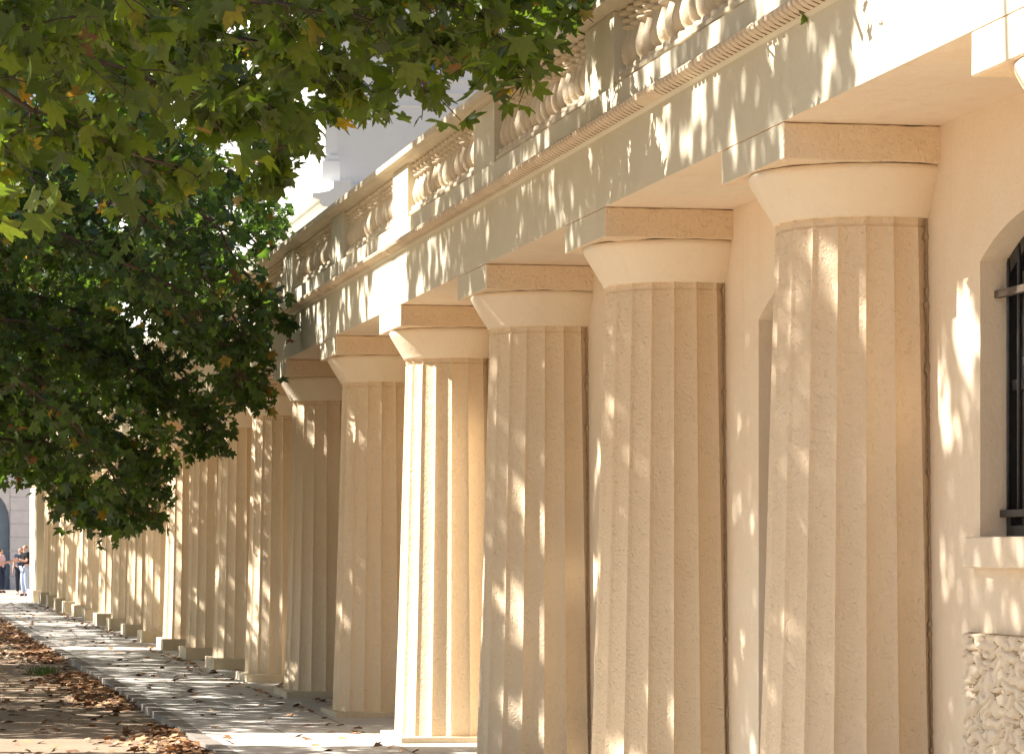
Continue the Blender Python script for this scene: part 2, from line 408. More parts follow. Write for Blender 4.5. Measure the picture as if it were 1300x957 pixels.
for zz in (2.815,):
    bd.box(x-.062,x-.028,-WHW+.001-.0,WHW-.001,zz-.018,zz+.018)
bd_me=bd.mesh('grille_band',bevel=.004); bd_me.materials.append(M_rust)
bd2=MB(); bd2.box(x-.035,x-.002,-WHW+.001,WHW-.001,1.765,1.80)
for yy in (-.432,0,.432): bd2.box(x-.045,x-.004,yy-.025,yy+.025,2.46,2.50)
bd2_me=bd2.mesh('grille_rail',bevel=.004); bd2_me.materials.append(M_iron)
sl_me=rough_box(-.055,REV+.3,-WHW-.10,WHW+.10,1.525,ZS+.004,.07,.004,33); sl_me.materials.append(M_wall)
def verm(wy,z0,z1):
    """vermiculated (worm-carved) panel"""
    ny,nz=190,130; ys=np.linspace(-wy,wy,ny); zs=np.linspace(z0,z1,nz)
    from mathutils import noise as mn
    vs=[];
    for z in zs:
        for yv in ys:
            e=min(wy-abs(yv),z-z0,z1-z); p=Vector((yv*10,z*19,.3))
            w=mn.noise_vector(p*.6)*1.1
            n=abs(mn.noise(Vector((p.x+w.x,p.y+w.y,0))*1.0)); n2=mn.noise(p*4)
            h=.032*min(1,n*5.0)+.006*n2
            h=h if e>.012 else h*e/.012
            vs.append((-.018-h if e>1e-4 else .01,yv,z))
    fs=[(j*ny+i,j*ny+i+1,(j+1)*ny+i+1,(j+1)*ny+i) for j in range(nz-1) for i in range(ny-1)]
    mb=MB(); mb.add(vs,fs,True); return mb.mesh('carved_panel')
vm_me=verm(.93,.30,1.225); vm_me.materials.append(M_wall); vm_me.materials.append(simple('crevice_shade',(.40,.30,.19),.9,0,.3,30,.1))  # second material paints shade into the carved crevices
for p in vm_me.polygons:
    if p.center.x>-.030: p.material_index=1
dr=MB(); arch_prism(dr,WHW-.002,.05,.34,.385); dr.box(.325,.34,-.01,.01,.2,3.0); dr_me=dr.mesh('door'); dr_me.materials.append(simple('brown_door',(.16,.11,.075),.6,0,.15,12,.3))
dp=MB()
for yy in (-.40,.40):
    for za,zb in ((.35,1.15),(1.35,2.75)): dp.box(.322,.3395,yy-.26,yy+.26,za,zb)
dp_me=dp.mesh('door_panel',bevel=.008); dp_me.materials.append(dr_me.materials[0])
for k in bays:
    if k%2:
        w=link('door',dr_me,None,B,Vector((WX,bayc(k),0))-BO); link('door_panel',dp_me,None,w); continue
    w=link('window',fr_me,None,B,Vector((WX,bayc(k),0))-BO); w['group']='barred arched windows behind the columns'
    for nme,me_ in (('pane',pn_me),('grille',gr_me),('grille_band',bd_me),('grille_rail',bd2_me),('sill',sl_me)): link(nme,me_,None,w)
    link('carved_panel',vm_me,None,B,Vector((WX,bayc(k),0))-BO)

# balustrade -------------------------------------------------------------
PX=D+.10; ZB0,ZB1=4.48,4.885
bl=LB()
bl.prism_y([(PX+.30,4.41),(PX+.012,4.41),(PX+.012,4.45),(PX+.002,4.455),(PX+.002,ZB0),(PX+.30,ZB0)],YA,YB)
bl.prism_y([(PX+.24,ZB1),(PX+.02,ZB1),(PX-.035,ZB1+.022),(PX-.05,ZB1+.034),(PX-.09,ZB1+.044),(PX-.09,ZB1+.094),(PX-.06,ZB1+.102),(PX+.38,ZB1+.108),(PX+.40,ZB1+.04)],YA,YB)
bal=bl.build('balustrade',M_rail,org=(PX,cy(0),0))
PW=.82
ped=MB(); ped.box(-.010,.30,-PW/2,PW/2,4.41,ZB1+.003); ped_me=ped.mesh('pedestal',bevel=.004); ped_me.materials.append(M_front)
pc=[cy(k)-.02 for k in range(-1,NCOL+1)]
for k,y in enumerate(pc): link('pedestal',ped_me,None,bal,(0,y-cy(0),0))
bp=MB(); H=ZB1-ZB0
bp.lathe([(.03,0),(.072,.002),(.077,.012),(.077,.030),(.070,.040),(.040,.046),(.036,.062),(.056,.085),(.066,.125),(.068,.16),(.058,.20),(.046,.24),(.036,.275),(.036,.285),(.058,.290),(.060,.304),(.040,.312),(.040,.322),(.062,.328),(.066,.345),(.044,.352),(.046,.362),(.078,.370),(.080,H-.012),(.05,H+.002)],24,cap=False)
bp_me=bp.mesh('baluster'); bp_me.materials.append(M_balu)
spots=[]
for k in range(len(pc)-1):
    a=pc[k]+PW/2; b=pc[k+1]-PW/2; n=17
    for i in range(n): spots.append(a+(b-a)*(i+.5)/n)
# nearest hundred you can see become parts, the rest one mesh
vis=[y for y in spots if y>15.2][:100]; rest=[y for y in spots if y not in vis]
for y in vis: link('baluster',bp_me,None,bal,(.085,y-cy(0),ZB0))
rb=MB()
for y in rest: rb.add([(v.co.x+.085,v.co.y+y-cy(0),v.co.z+ZB0) for v in bp_me.vertices],[tuple(p.vertices) for p in bp_me.polygons],True)
tag(rb.build('balusters',M_balu,bal),kind='stuff')

# ------------------------------------------------------------------ upper house
HX=8.0; HYN=57.4
H_=empty('white_house',(HX,HYN,4.4)); tag(H_,'white upper house with pilasters rising behind the balustrade, half hidden by leaves','building')
def hb(name,fn,m=M_white,bevel=.01):
    mb=MB(); fn(mb); mb.v=[(v[0]-HX,v[1]-HYN,v[2]-4.4) for v in mb.v]; return mb.build(name,m,H_,bevel=bevel)
def fwall(mb):
    mb.box(HX,22,HYN,112,4.4,19)
hb('wall',fwall)
def fstring(mb):
    for z in (9.62,9.86,10.1): mb.box(HX+.6,22,HYN-.02,HYN,z,z+.03)
    mb.box(HX+.35,22,HYN-.06,HYN-.001,8.0,8.22)
hb('string_course',fstring,bevel=.004)
def fcor(mb): 
    mb.prism_y([(HX+.2,7.72),(HX-.30,7.74),(HX-.36,7.80),(HX-.36,7.86),(HX-.5,7.9),(HX-.5,7.97),(HX-.2,8.02),(HX-.12,8.08),(HX-.12,8.2),(HX+.2,8.22)],HYN-.42,112)
hb('base_cornice',fcor,bevel=.004)
yy=HYN-.06
for i in range(12):
    def fp(mb):
        mb.box(HX-.22,HX+.01,yy,yy+.9,8.22,17.2)
        mb.box(HX-.28,HX+.05,yy-.05,yy+.95,8.221,8.6); mb.box(HX-.25,HX+.03,yy-.03,yy+.93,8.6,8.7)
    hb('pilaster',fp); yy+=2.9
def ftop(mb): mb.box(HX-.6,22.4,HYN-.6,112,17.2,17.9)
hb('cornice',ftop)
for i in range(11):
    y0=HYN+1.25+i*2.9
    def fw(mb): mb.box(HX-.03,HX+.02,y0,y0+1.2,9.2,12.2)
    w=hb('window',fw); 
    def fg(mb): mb.box(HX-.035,HX-.031,y0+.12,y0+1.08,9.35,12.05)
    g=hb('pane',fg,M_glass,0); g.parent=w
# blue cloth flag on the shaded side wall
q=at(537,90,HYN-.5)
fl=empty('flag',(q.x,q.y,q.z)); tag(fl,'small blue flag with a white bar on the shaded white wall, seen between leaves','flag')
mb=MB(); vs=[];nn=10
for i in range(nn+1):
    for j in range(7): vs.append((-.22+.44*i/nn,.03*math.sin(i*.9+j*.4),-.26+.5*j/6))
mb.add(vs,[(i*7+j,(i+1)*7+j,(i+1)*7+j+1,i*7+j+1) for i in range(nn) for j in range(6)],True); mb.build('cloth',M_blue,fl)
mb=MB(); mb.box(-.2,.2,-.05,-.045,-.02,.015); mb.build('white_bar',M_whitecloth,fl)
mb=MB(); mb.tube([(0,.02,.26),(0,.5,.30)],.012,8); mb.build('pole',M_iron,fl)

# ------------------------------------------------------------------ gateway at the far end
GY=129.0
G=empty('stone_gateway',(5,GY,.1)); tag(G,'grey rusticated stone gateway pier with arch at the far end of the pavement','gateway')
def gb(name,fn,m=M_gate,bevel=.03):
    mb=MB(); fn(mb); mb.v=[(v[0]-5,v[1]-GY,v[2]-.1) for v in mb.v]; return mb.build(name,m,G,bevel=bevel)
xl=at(13,700,GY).x
def fpier(mb,x0=None):
    x0=xl if x0 is None else x0
    z=.1; 
    while z<4.3: mb.box(x0,x0+1.55,GY,GY+1.2,z,z+.50); mb.box(x0+.02,x0+1.53,GY+.02,GY+1.18,z+.5,z+.53); z+=.53
gb('pier',fpier); gb('pier',lambda mb:fpier(mb,xl-4.6))
gb('entablature',lambda mb:(mb.box(xl-4.65,xl+1.6,GY-.05,GY+1.25,4.34,5.1),mb.box(xl-4.8,xl+1.75,GY-.2,GY+1.4,5.1,5.28),mb.box(xl-4.5,xl+1.45,GY,GY+1.2,5.28,5.5)))
def farch(mb):
    cx0=xl-1.525; r=1.52
    for i in range(12):
        a=math.pi*i/12; b=math.pi*(i+1)/12
        p=[(cx0+r*math.cos(a),2.8+r*math.sin(a)),(cx0+r*math.cos(b),2.8+r*math.sin(b))]
        mb.add([(p[0][0],GY+.1,p[0][1]),(p[1][0],GY+.1,p[1][1]),(p[1][0],GY+.1,4.34),(p[0][0],GY+.1,4.34),(p[0][0],GY+1.1,p[0][1]),(p[1][0],GY+1.1,p[1][1]),(p[1][0],GY+1.1,4.34),(p[0][0],GY+1.1,4.34)],[(0,1,2,3),(4,7,6,5),(0,4,5,1)])
gb('arch',farch,bevel=0)
gb('door',lambda mb:mb.box(xl-3.05,xl,GY+.8,GY+.9,.1,4.3),M_gatedoor)
W2=empty('garden_wall',(8,GY,.1)); tag(W2,'low grey stone wall running off behind the gateway','wall')
mb=MB(); mb.box(-1.4,20,.2,.7,0,3.2); mb.box(-1.4,20,.1,.8,3.2,3.4); mb.build('coursed_stone',M_gate,W2,bevel=.02)
mb=MB(); mb.box(-40,-7.7,.2,.7,0,3.2); mb.build('coursed_stone',M_gate,W2,bevel=.02)

# ------------------------------------------------------------------ people
def skinned(name, pts, edges, rad, m, parent, sub=2, root=0):
    me=bpy.data.meshes.new(name); me.from_pydata([tuple(p) for p in pts],edges,[]); o=link(name,me,m,parent)
    md=o.modifiers.new('s','SKIN'); 
    for i,r in enumerate(rad):
        sv=me.skin_vertices[0].data[i]; sv.radius=(r,r) if not hasattr(r,'__len__') else r; sv.use_root=(i==root)
    s2=o.modifiers.new('ss','SUBSURF'); s2.levels=sub; s2.render_levels=sub
    md.use_smooth_shade=True; return o
SKIN=simple('skin',(.52,.32,.23),.55,0,.05,10,.3)
def cloth(n,c): return simple(n,c,.85,0,.12,30,.1)
def person(loc, rz, label, top, legs, shoes, hair, hgt=1.72, armpose='folded', stance=.1, lean=0):
    P=empty('person',loc,rz); P['label']=label; P['category']='person'; k=hgt/1.72
    def V(x,y,z): return Vector((x*k,y*k,z*k))
    hipL,hipR=V(stance,0,.90),V(-stance,0,.90)
    pel,ch,nk=V(0,0,.95),V(0,.0,1.28),V(0,-.005,1.44)
    head=V(0,-.02,1.58); top_=V(0,-.01,1.66)
    shL,shR=V(.17,0,1.40),V(-.17,0,1.40)
    if armpose=='folded': eL,eR,hL,hR=V(.24,-.05,1.14),V(-.24,-.05,1.14),V(-.04,-.27,1.17),V(.04,-.25,1.12)
    elif armpose=='down': eL,eR,hL,hR=V(.24,.02,1.12),V(-.24,.02,1.12),V(.25,-.05,.88),V(-.25,-.05,.88)
    else: eL,eR,hL,hR=V(.22,-.08,1.14),V(-.22,-.08,1.14),V(.1,-.32,1.2),V(-.1,-.32,1.16)
    knL,knR=V(stance+.02,-.03,.50),V(-stance,-.05,.50); anL,anR=V(stance+.04,.03,.09),V(-stance,-.0,.09)
    toL,toR=V(stance+.05,-.13,.035),V(-stance-.01,-.16,.035)
    pts=[pel,V(0,0,1.10),ch,nk,V(0,-.01,1.50),head,top_,shL,eL,hL,shR,eR,hR,hipL,knL,anL,toL,hipR,knR,anR,toR]
    ed=[(0,1),(1,2),(2,3),(3,4),(4,5),(5,6),(2,7),(7,8),(8,9),(2,10),(10,11),(11,12),(0,13),(13,14),(14,15),(15,16),(0,17),(17,18),(18,19),(19,20)]
    rd=[.12,.11,.125,.055,.055,.085,.07,.06,.042,.035,.06,.042,.035,.085,.058,.038,.035,.085,.058,.038,.035]
    body=skinned('body',pts,ed,[r*k for r in rd],SKIN,P)
    # hands: palm plus five fingers
    for nm,(h,e) in (('hand',(hL,eL)),('hand',(hR,eR))):
        d=(h-e).normalized(); sd=d.cross(Vector((0,0,1))).normalized(); up=sd.cross(d)
        ps=[h,h+d*.06*k]; es=[(0,1)]; rs=[.026*k,.030*k]
        for f in range(4):
            o=(f-1.5)*.019*k; b=len(ps); ln=(.07,.08,.077,.06)[f]*k
            ps += [h+d*.085*k+up*o, h+d*(.085*k+ln*.55)+up*o-sd*.008*k, h+d*(.085*k+ln)+up*o-sd*.028*k]; es += [(1,b),(b,b+1),(b+1,b+2)]; rs += [.0095*k,.009*k,.0075*k]
        b=len(ps); ps += [h+d*.03*k+up*.04*k,h+d*.075*k+up*.06*k]; es += [(0,b),(b,b+1)]; rs += [.012*k,.009*k]
        skinned(nm,ps,es,rs,SKIN,P,1)
    # face
    mb=MB(); mb.lathe([(.0,.0),(.012,.006),(.0,.045)],8,tuple(head+V(0,-.088,-.02))); mb.lathe([(0,-.02),(.013,0),(0,.02)],8,tuple(head+V(.083,0,0))); mb.lathe([(0,-.02),(.013,0),(0,.02)],8,tuple(head+V(-.083,0,0))); mb.build('face',SKIN,P)
    mb=MB()
    for sx in (-1,1): mb.lathe([(0,-.006),(.010,0),(0,.006)],8,tuple(head+V(sx*.032,-.078,.015)))
    mb.box(*( (head+V(-.025,0,0)).x,(head+V(.025,0,0)).x,(head+V(0,-.088,0)).y,(head+V(0,-.07,0)).y,(head+V(0,0,-.052)).z,(head+V(0,0,-.044)).z)); mb.build('eyes_and_mouth',M_iron,P)
    skinned('hair',[head+V(0,.03,-.04),head+V(0,.025,.04),head+V(0,.0,.085)],[(0,1),(1,2)],[.085*k,.094*k,.07*k],hair,P)
    skinned('top',[V(0,0,.92),V(0,0,1.10),V(0,0,1.30),V(0,0,1.41),shL,shL.lerp(eL,.75),shR,shR.lerp(eR,.75)],[(0,1),(1,2),(2,3),(2,4),(4,5),(2,6),(6,7)],[r*k for r in (.145,.13,.148,.075,.078,.058,.078,.058)],top,P)
    skinned('trousers',[V(0,0,.96),hipL,knL,anL+V(0,0,.02),hipR,knR,anR+V(0,0,.02)],[(0,1),(1,2),(2,3),(0,4),(4,5),(5,6)],[r*k for r in (.138,.105,.078,.062,.105,.078,.062)],legs,P)
    for a,t in ((anL,toL),(anR,toR)): skinned('shoe',[a+V(0,.035,-.035),a.lerp(t,.5)+V(0,0,-.005),t],[(0,1),(1,2)],[.045*k,.048*k,.04*k],shoes,P)
    return P
c_black=cloth('black_cloth',(.02,.02,.022)); c_jean=cloth('pale_denim',(.38,.47,.60)); c_dark=cloth('dark_denim',(.03,.035,.05)); c_wh=cloth('white_trainer',(.75,.75,.75)); c_pink=cloth('pale_pink_cotton',(.62,.42,.42)); c_hr=cloth('light_brown_hair',(.22,.13,.07)); c_hd=cloth('dark_hair',(.03,.02,.015)); c_navy=cloth('navy_cloth',(.03,.04,.07))
p=at(32,753,108); person((p.x,108,pav(108)-.03),R(-62),'person in black top and pale jeans beside the last white pier, forearms held forward','top' and c_black,c_jean,c_navy,c_hr,1.74,'hold',.09)
p=at(26,748,111.5); person((p.x,111.5,pav(111)-.03),R(-20),'person in dark trousers and white trainers half hidden behind the one in pale jeans',c_navy,c_dark,c_wh,c_hd,1.66,'down',.10)
p=at(1,750,117); person((p.x,117,pav(117)-.03),R(60),'person in pale pink top at the left edge near the gateway',c_pink,c_navy,c_black,c_hd,1.62,'hold',.12)

# ------------------------------------------------------------------ leaves & trees
def outline(fine=True):
    lobes=[(90,1.0,.13),(38,.86,.12),(142,.86,.12),(-12,.62,.11),(192,.62,.11)]
    pts=[]
    order=sorted(lobes,key=lambda l:l[0])
    # go round from the stalk (270deg = -90) anticlockwise
    seq=[(-78,.16)]
    for i,(a,r,w) in enumerate(order):
        if fine: seq += [(a-18,r*.66),(a-13.5,r*.80),(a-10,r*.76),(a-5.5,r*.90),(a,r),(a+5.5,r*.90),(a+10,r*.76),(a+13.5,r*.80),(a+18,r*.66)]
        else: seq += [(a-15,r*.72),(a,r),(a+15,r*.72)]
        if i<4: b=order[i+1][0]; seq.append(((a+b)/2,.50))
    seq.append((258,.16))
    return [(r*math.cos(R(a)),r*math.sin(R(a))) for a,r in seq]
def leaf_template(fine):
    o=np.array(outline(fine)); n=len(o)
    v=np.zeros((n+1,3)); v[0]=(0,.05,.0); v[1:,:2]=o
    r=np.hypot(v[:,0],v[:,1]); v[:,2]=-.22*r**2+.10*np.abs(v[:,0])   # drooping, slightly folded
    v*=.55                                                          # size = whole width of the leaf
    tri=np.array([(0,1+i,1+(i+1)%n) for i in range(n)])
    vein=np.zeros(n+1); vein[0]=1
    return v,tri,vein
T_F=leaf_template(True); T_C=leaf_template(False)
def leaf_mesh(name,P,size,tmpl,tone,aut,m,parent,org=(0,0,0),updown=(.5,.6),flat=False,basis=None):
    v,tri,vein=tmpl; n=len(P); K=len(v); P=np.asarray(P,float)-np.asarray(org)
    if flat:
        nr=rng.normal(size=(n,3))*.28+np.array([0,0,1.])
        ty=rng.normal(size=(n,3))
    else:
        nr=rng.normal(size=(n,3))*.75+np.array([0,0,updown[0]]); ty=rng.normal(size=(n,3))*.7+np.array([0,0,-updown[1]])
    nr/=np.linalg.norm(nr,axis=1)[:,None]
    ty-=nr*(ty*nr).sum(1)[:,None]; ty/=np.linalg.norm(ty,axis=1)[:,None]; tx=np.cross(ty,nr)
    sz=np.asarray(size)[:,None,None]
    curl=rng.uniform(.3,2.0,n)[:,None]; asp=rng.uniform(.85,1.1,n)[:,None]
    W=(v[None,:,0:1]*asp[:,:,None]*tx[:,None,:]+v[None,:,1:2]*ty[:,None,:]+(v[None,:,2]*curl)[:,:,None]*nr[:,None,:])*sz+P[:,None,:]
    V=W.reshape(-1,3); Fc=(tri[None]+(np.arange(n)*K)[:,None,None]).reshape(-1,3)
    me=bpy.data.meshes.new(name); me.vertices.add(len(V)); me.vertices.foreach_set('co',V.ravel().astype(np.float32))
    me.loops.add(len(Fc)*3); me.loops.foreach_set('vertex_index',Fc.ravel().astype(np.int32))
    me.polygons.add(len(Fc)); me.polygons.foreach_set('loop_start',(np.arange(len(Fc))*3).astype(np.int32)); me.polygons.foreach_set('loop_total',np.full(len(Fc),3,np.int32))
    me.update(calc_edges=True)
    for nm,val in (('tone',np.repeat(tone,K)),('autumn',np.repeat(aut,K)),('vein',np.tile(vein,n))):
        a=me.attributes.new(nm,'FLOAT','POINT'); a.data.foreach_set('value',val.astype(np.float32))
    me.polygons.foreach_set('use_smooth',np.ones(len(Fc),bool))
    return link(name,me,m,parent)

# tree row between road and pavement; the sun comes over it
SE=R(43); SH=(-.957,.29); SD=np.array([SH[0]*math.cos(SE),SH[1]*math.cos(SE),math.sin(SE)]); SD/=np.linalg.norm(SD)
tree_y=[14.0,23.5,34.0,46.5,59.0,72.0,86.0]
TXX=-3.2
looks=['broad plane tree overhanging the near balustrade with yellowing leaves','plane tree with low boughs second along the pavement edge','dark plane tree whose drooping boughs hang in front of the middle columns','plane tree fourth along the row, standing left of the pavement','plane tree fifth along the row beside the pavement','plane tree sixth along the row toward the gateway','last plane tree of the row by the gateway']
trees=[]
for i,y in enumerate(tree_y):
    t=empty('plane_tree',(TXX,y,pav(y)-.07)); tag(t,looks[i],'tree',group='plane trees along the pavement'); trees.append(t)
    tk=MB(); x0=0
    pts=[(0,0,-.1),(.02,.0,.5),(.05,.03,2),(.0,.1,3.6),(.1,.15,5.2)]
    tk.tube(pts,[.42,.34,.29,.27,.24],14); tk.build('trunk',M_bark,t)
    lb=MB()
    for j in range(9):
        a=2*math.pi*j/9+random.random(); st=Vector((.05,.1,3.4+.25*(j%5))); L=3.2+random.random()*2
        dv=Vector((math.cos(a)*.75,math.sin(a)*.9,.75)); ps=[st]; rr=[.15]
        for q in range(1,6):
            ps.append(st+dv*L*q/5+Vector((random.uniform(-.2,.2),random.uniform(-.2,.2),.05*q*q/3))); rr.append(.15*(1-q/5.6))
        lb.tube(ps,rr,8)
    lb.build('limbs',M_bark,t)
# value noise
class VN:
    def __init__(s,seed): s.g=np.random.default_rng(seed).random((64,64))
    def __call__(s,x,y):
        xi=np.floor(x).astype(int); yi=np.floor(y).astype(int); fx=x-xi; fy=y-yi; fx=fx*fx*(3-2*fx); fy=fy*fy*(3-2*fy)
        g=s.g; a=g[xi%64,yi%64]; b=g[(xi+1)%64,yi%64]; c=g[xi%64,(yi+1)%64]; d=g[(xi+1)%64,(yi+1)%64]
        return (a*(1-fx)+b*fx)*(1-fy)+(c*(1-fx)+d*fx)*fy
n1,n2,n3=VN(1),VN(2),VN(3)
def lit_open(Y,Z):
    """1 where the photo's facade lies in open sun (gap between crowns)"""
    o=np.zeros_like(Y)
    o=np.maximum(o,((Y<13.9)&(Z>3.3)).astype(float))
    o=np.maximum(o,((Y>26.45)&(Y<28.3)).astype(float))
    o=np.maximum(o,((Y>39.0)&(Y<40.3)&(Z>2.6)).astype(float))
    o=np.maximum(o,((Y>50.6)&(Y<51.9)).astype(float))
    o=np.maximum(o,((Y>54.6)&(Y<55.6)).astype(float)*.6)
    o=np.maximum(o,((Y>66.2)&(Y<67.9)).astype(float)*.8)
    for a_,b_,w_ in ((42.9,43.7,.55),(47.0,47.8,.5),(58.3,59.3,.6),(74.0,75.4,.8),(81.8,82.8,.6)): o=np.maximum(o,((Y>a_)&(Y<b_)).astype(float)*w_)
    o=np.maximum(o,((Y>92.3)).astype(float)*.9)
    return o
M_N=430000
Yp=rng.uniform(12.3,96,M_N); Zp=rng.uniform(-4.2,5.6,M_N)
hi=Zp>3.25; sc_=np.where(hi,.72,1.0)
gap=n1(Yp/.25/sc_,Zp/.38/sc_)*.65+n2(Yp/.12/sc_,Zp/.18/sc_)*.35
big=n3(Yp/2.3,Zp/1.7)
thr=.60+.16*(1-big)-np.where(big>.62,.10,0)
thr=np.where((Yp>37.8)&(Yp<39.8),.46,thr); thr=np.where(Yp>42,thr-.05,thr)
thr=thr+np.where(Zp<3.25,np.where((Yp>28)&(Yp<38),.15,.06),-.025)+np.where((Yp<16)&(Zp<3.3),.03,0)
dens=np.where(gap<thr,1.0,.015)*(1-lit_open(Yp,Zp))
dens*=np.where(Zp<-.3,np.where((Yp>17)&(Yp<46),.6,.42),1.0)*np.where((Zp<-.1)&(Yp<22),.0,1)
dens*=np.where(Yp>45,.5,1.0)
keep=rng.random(M_N)<dens*.85
Yp,Zp=Yp[keep],Zp[keep]; n=len(Yp)
tmin=np.maximum((4.28+.9)/-SD[0],(3.9-Zp)/SD[2]); t=tmin+rng.random(n)**1.2*3.6
P=np.stack([4.28+t*SD[0],Yp+t*SD[1],Zp+t*SD[2]],1)
size=np.where(P[:,1]>45,.33,.215)*rng.uniform(.75,1.2,n)
own=np.argmin(np.abs(P[:,1][:,None]-np.array(tree_y)[None]-2),axis=1)
print('shade leaves',n)
for i,tr in enumerate(trees):
    s=own==i; k=int(s.sum())
    if k: leaf_mesh('crown',P[s],size[s],T_C,rng.random(k),np.where(rng.random(k)<.06,rng.random(k),0),M_leaf,tr,org=tuple(tr.location))

# boughs seen in the picture -------------------------------------------------
def bough_system(tree, boughs, depth, nl, size, m, tmpl, aut, twig_r=.012, spread=.22, seed=0, name='bough'):
    """boughs: list of polylines given as world points; leaves hang on side twigs"""
    rr=random.Random(seed); P=[]; tw=MB()
    for pl,dens in boughs:
        pl=[Vector(p) for p in pl]; L=sum((pl[i+1]-pl[i]).length for i in range(len(pl)-1))
        sm=[]; 
        for i in range(len(pl)-1):
            m_=max(2,int((pl[i+1]-pl[i]).length/.25))
            for q in range(m_): sm.append(pl[i].lerp(pl[i+1],q/m_)+Vector((rr.gauss(0,.012),rr.gauss(0,.03),rr.gauss(0,.012))))
        sm.append(pl[-1])
        tw.tube(sm,[twig_r*(1.6-1.25*i/len(sm)) for i in range(len(sm))],5)
        cnt=int(L*dens*2.0)
        for _ in range(cnt):
            f=rr.random()**.85; base=sm[min(len(sm)-1,int(f*len(sm)))]
            tl=spread*(.5+rr.random())*(1.15-.5*f); ang=rr.random()*2*math.pi
            dv=Vector((math.cos(ang)*.8,math.sin(ang)*1.0,rr.uniform(-.9,.45)))
            end=base+dv*tl; mid=base+dv*tl*.5+Vector((0,0,.02))
            tw.tube([base,mid,end],[.005,.004,.0025],4,False)
            for q in range(rr.choice((2,3,3,4))):
                pp=base.lerp(end,rr.uniform(.45,1.1))+Vector((rr.gauss(0,.035),rr.gauss(0,.05),rr.gauss(0,.035)))
                P.append(pp)
    org=Vector(tree.location)
    tw.v=[(v[0]-org.x,v[1]-org.y,v[2]-org.z) for v in tw.v]
    tw.build('twigs',M_twig,tree)
    P=np.array([tuple(p) for p in P]); n=len(P); print(name,n)
    leaf_mesh('foliage',P,size*rng.uniform(.55,1.25,n),tmpl,rng.random(n)**1.3,np.where(rng.random(n)<aut,rng.random(n),0),m,tree,org=tuple(org),updown=(.45,.75))
rr=random.Random(12)
def line(ptsxy,Y0,Y1):
    n=len(ptsxy); return [at(x,y,Y0+(Y1-Y0)*i/(n-1)) for i,(x,y) in enumerate(ptsxy)]
# near tree: boughs reaching across the top of the view
near=[]
near.append((line([(-60,-80),(150,-10),(330,0),(470,25),(550,55)],15,18),10))
near.append((line([(100,-120),(300,-60),(480,-30),(600,10),(675,100)],16,19),10))
near.append((line([(860,-160),(1000,-90),(1122,-42)],14,14.5),5))
near.append((line([(700,-160),(800,-90),(868,-36)],15,15.5),5))
near.append((line([(250,-130),(450,-70),(600,-30),(700,-15),(735,-2)],17,20),15))
near.append((line([(-60,-20),(80,60),(200,110),(300,130),(385,150)],15,17.5),14))
near.append((line([(0,-80),(200,30),(350,60),(440,90),(482,125)],17,20),12))
near.append((line([(-80,60),(40,130),(150,190),(250,225)],15.5,17),14))
near.append((line([(-80,120),(0,180),(20,215)],14.5,15.5),12))
near.append((line([(200,-120),(380,-30),(500,15),(570,50),(600,70)],18,21),11))
near.append((line([(-60,-60),(120,40),(260,90),(360,140),(345,215)],19,22),16))
near.append((line([(350,-100),(480,-10),(520,70),(540,115)],17,19),8))
near.append((line([(-120,320),(-60,390),(-5,435)],15.5,16),5))
near.append((line([(-60,20),(100,10),(260,-10),(420,20)],20,23),17))
near.append((line([(-80,-40),(60,90),(180,60),(320,60)],21,24),17))
near.append((line([(520,-80),(610,-20),(650,40),(640,80)],18,20),11))
bough_system(trees[0],near,0,0,.215,M_leaf,T_F,.035,.010,.30,9,'near')
# darker tree further along
back=[]
tips=[(350,290),(345,345),(345,400),(330,440),(300,470),(322,500),(262,520),(270,560),(215,560),(205,620),(185,650),(150,665),(115,650),(85,620),(50,600),(25,590),(200,500),(130,560),(60,540),(10,520),(250,430),(150,440),(60,440),(320,250),(340,200),(250,330),(160,330),(70,330),(10,350),(200,240),(100,260),(20,270),(290,400),(110,480),(180,600),(280,350),(30,420),(120,390),(210,290)]
for i,(tx,ty) in enumerate(tips):
    sx=tx-rr.uniform(140,260); sy=ty-rr.uniform(90,200); Yt=rr.uniform(31.8,42)
    back.append((line([(sx,sy),((sx+tx)/2+rr.uniform(-10,20),(sy+ty)/2-rr.uniform(10,50)),(tx-rr.uniform(10,30),ty-rr.uniform(15,40)),(tx,ty)],Yt-2,Yt+1),19))
bough_system(trees[2],back,0,0,.18,M_leafb,T_F,.03,.012,.36,6,'back')
# fill behind, fourth tree
fill=[]
for i in range(60):
    tx=rr.uniform(-40,300); ty=rr.uniform(60,560) if tx<200 else rr.uniform(60,420)
    Yt=rr.uniform(44,54); fill.append((line([(tx-rr.uniform(80,160),ty-rr.uniform(60,140)),(tx-40,ty-40),(tx,ty)],Yt-2,Yt),16))
bough_system(trees[3],fill,0,0,.21,M_leafb,T_C,.03,.016,.45,8,'fill')

# far trees beyond the gateway
def far_tree(x,y,h,r,lab,seed):
    t=empty('tree',(x,y,0)); tag(t,lab,'tree'); rr_=np.random.default_rng(seed)
    tk=MB(); tk.tube([(0,0,-.1),(.1,0,h*.3),(0,.1,h*.6)],[.4,.3,.15],10); tk.build('trunk',M_bark,t)
    C=rr_.normal(size=(26,3))*np.array([r*.5,r*.5,h*.16])+np.array([0,0,h*.62]); n=9000
    P=C[rr_.integers(0,26,n)]+rr_.normal(size=(n,3))*r*.20
    leaf_mesh('crown',P,rr_.uniform(.3,.6,n),T_C,rr_.random(n),np.zeros(n),M_leaf,t)
far_tree(3,150,14,5,'tall green tree rising behind the gateway',1)
far_tree(9,158,16,6,'bushy green tree behind the stone wall at the far end',2)
far_tree(14,170,17,6,'rounded tree farthest away beyond the wall',3)

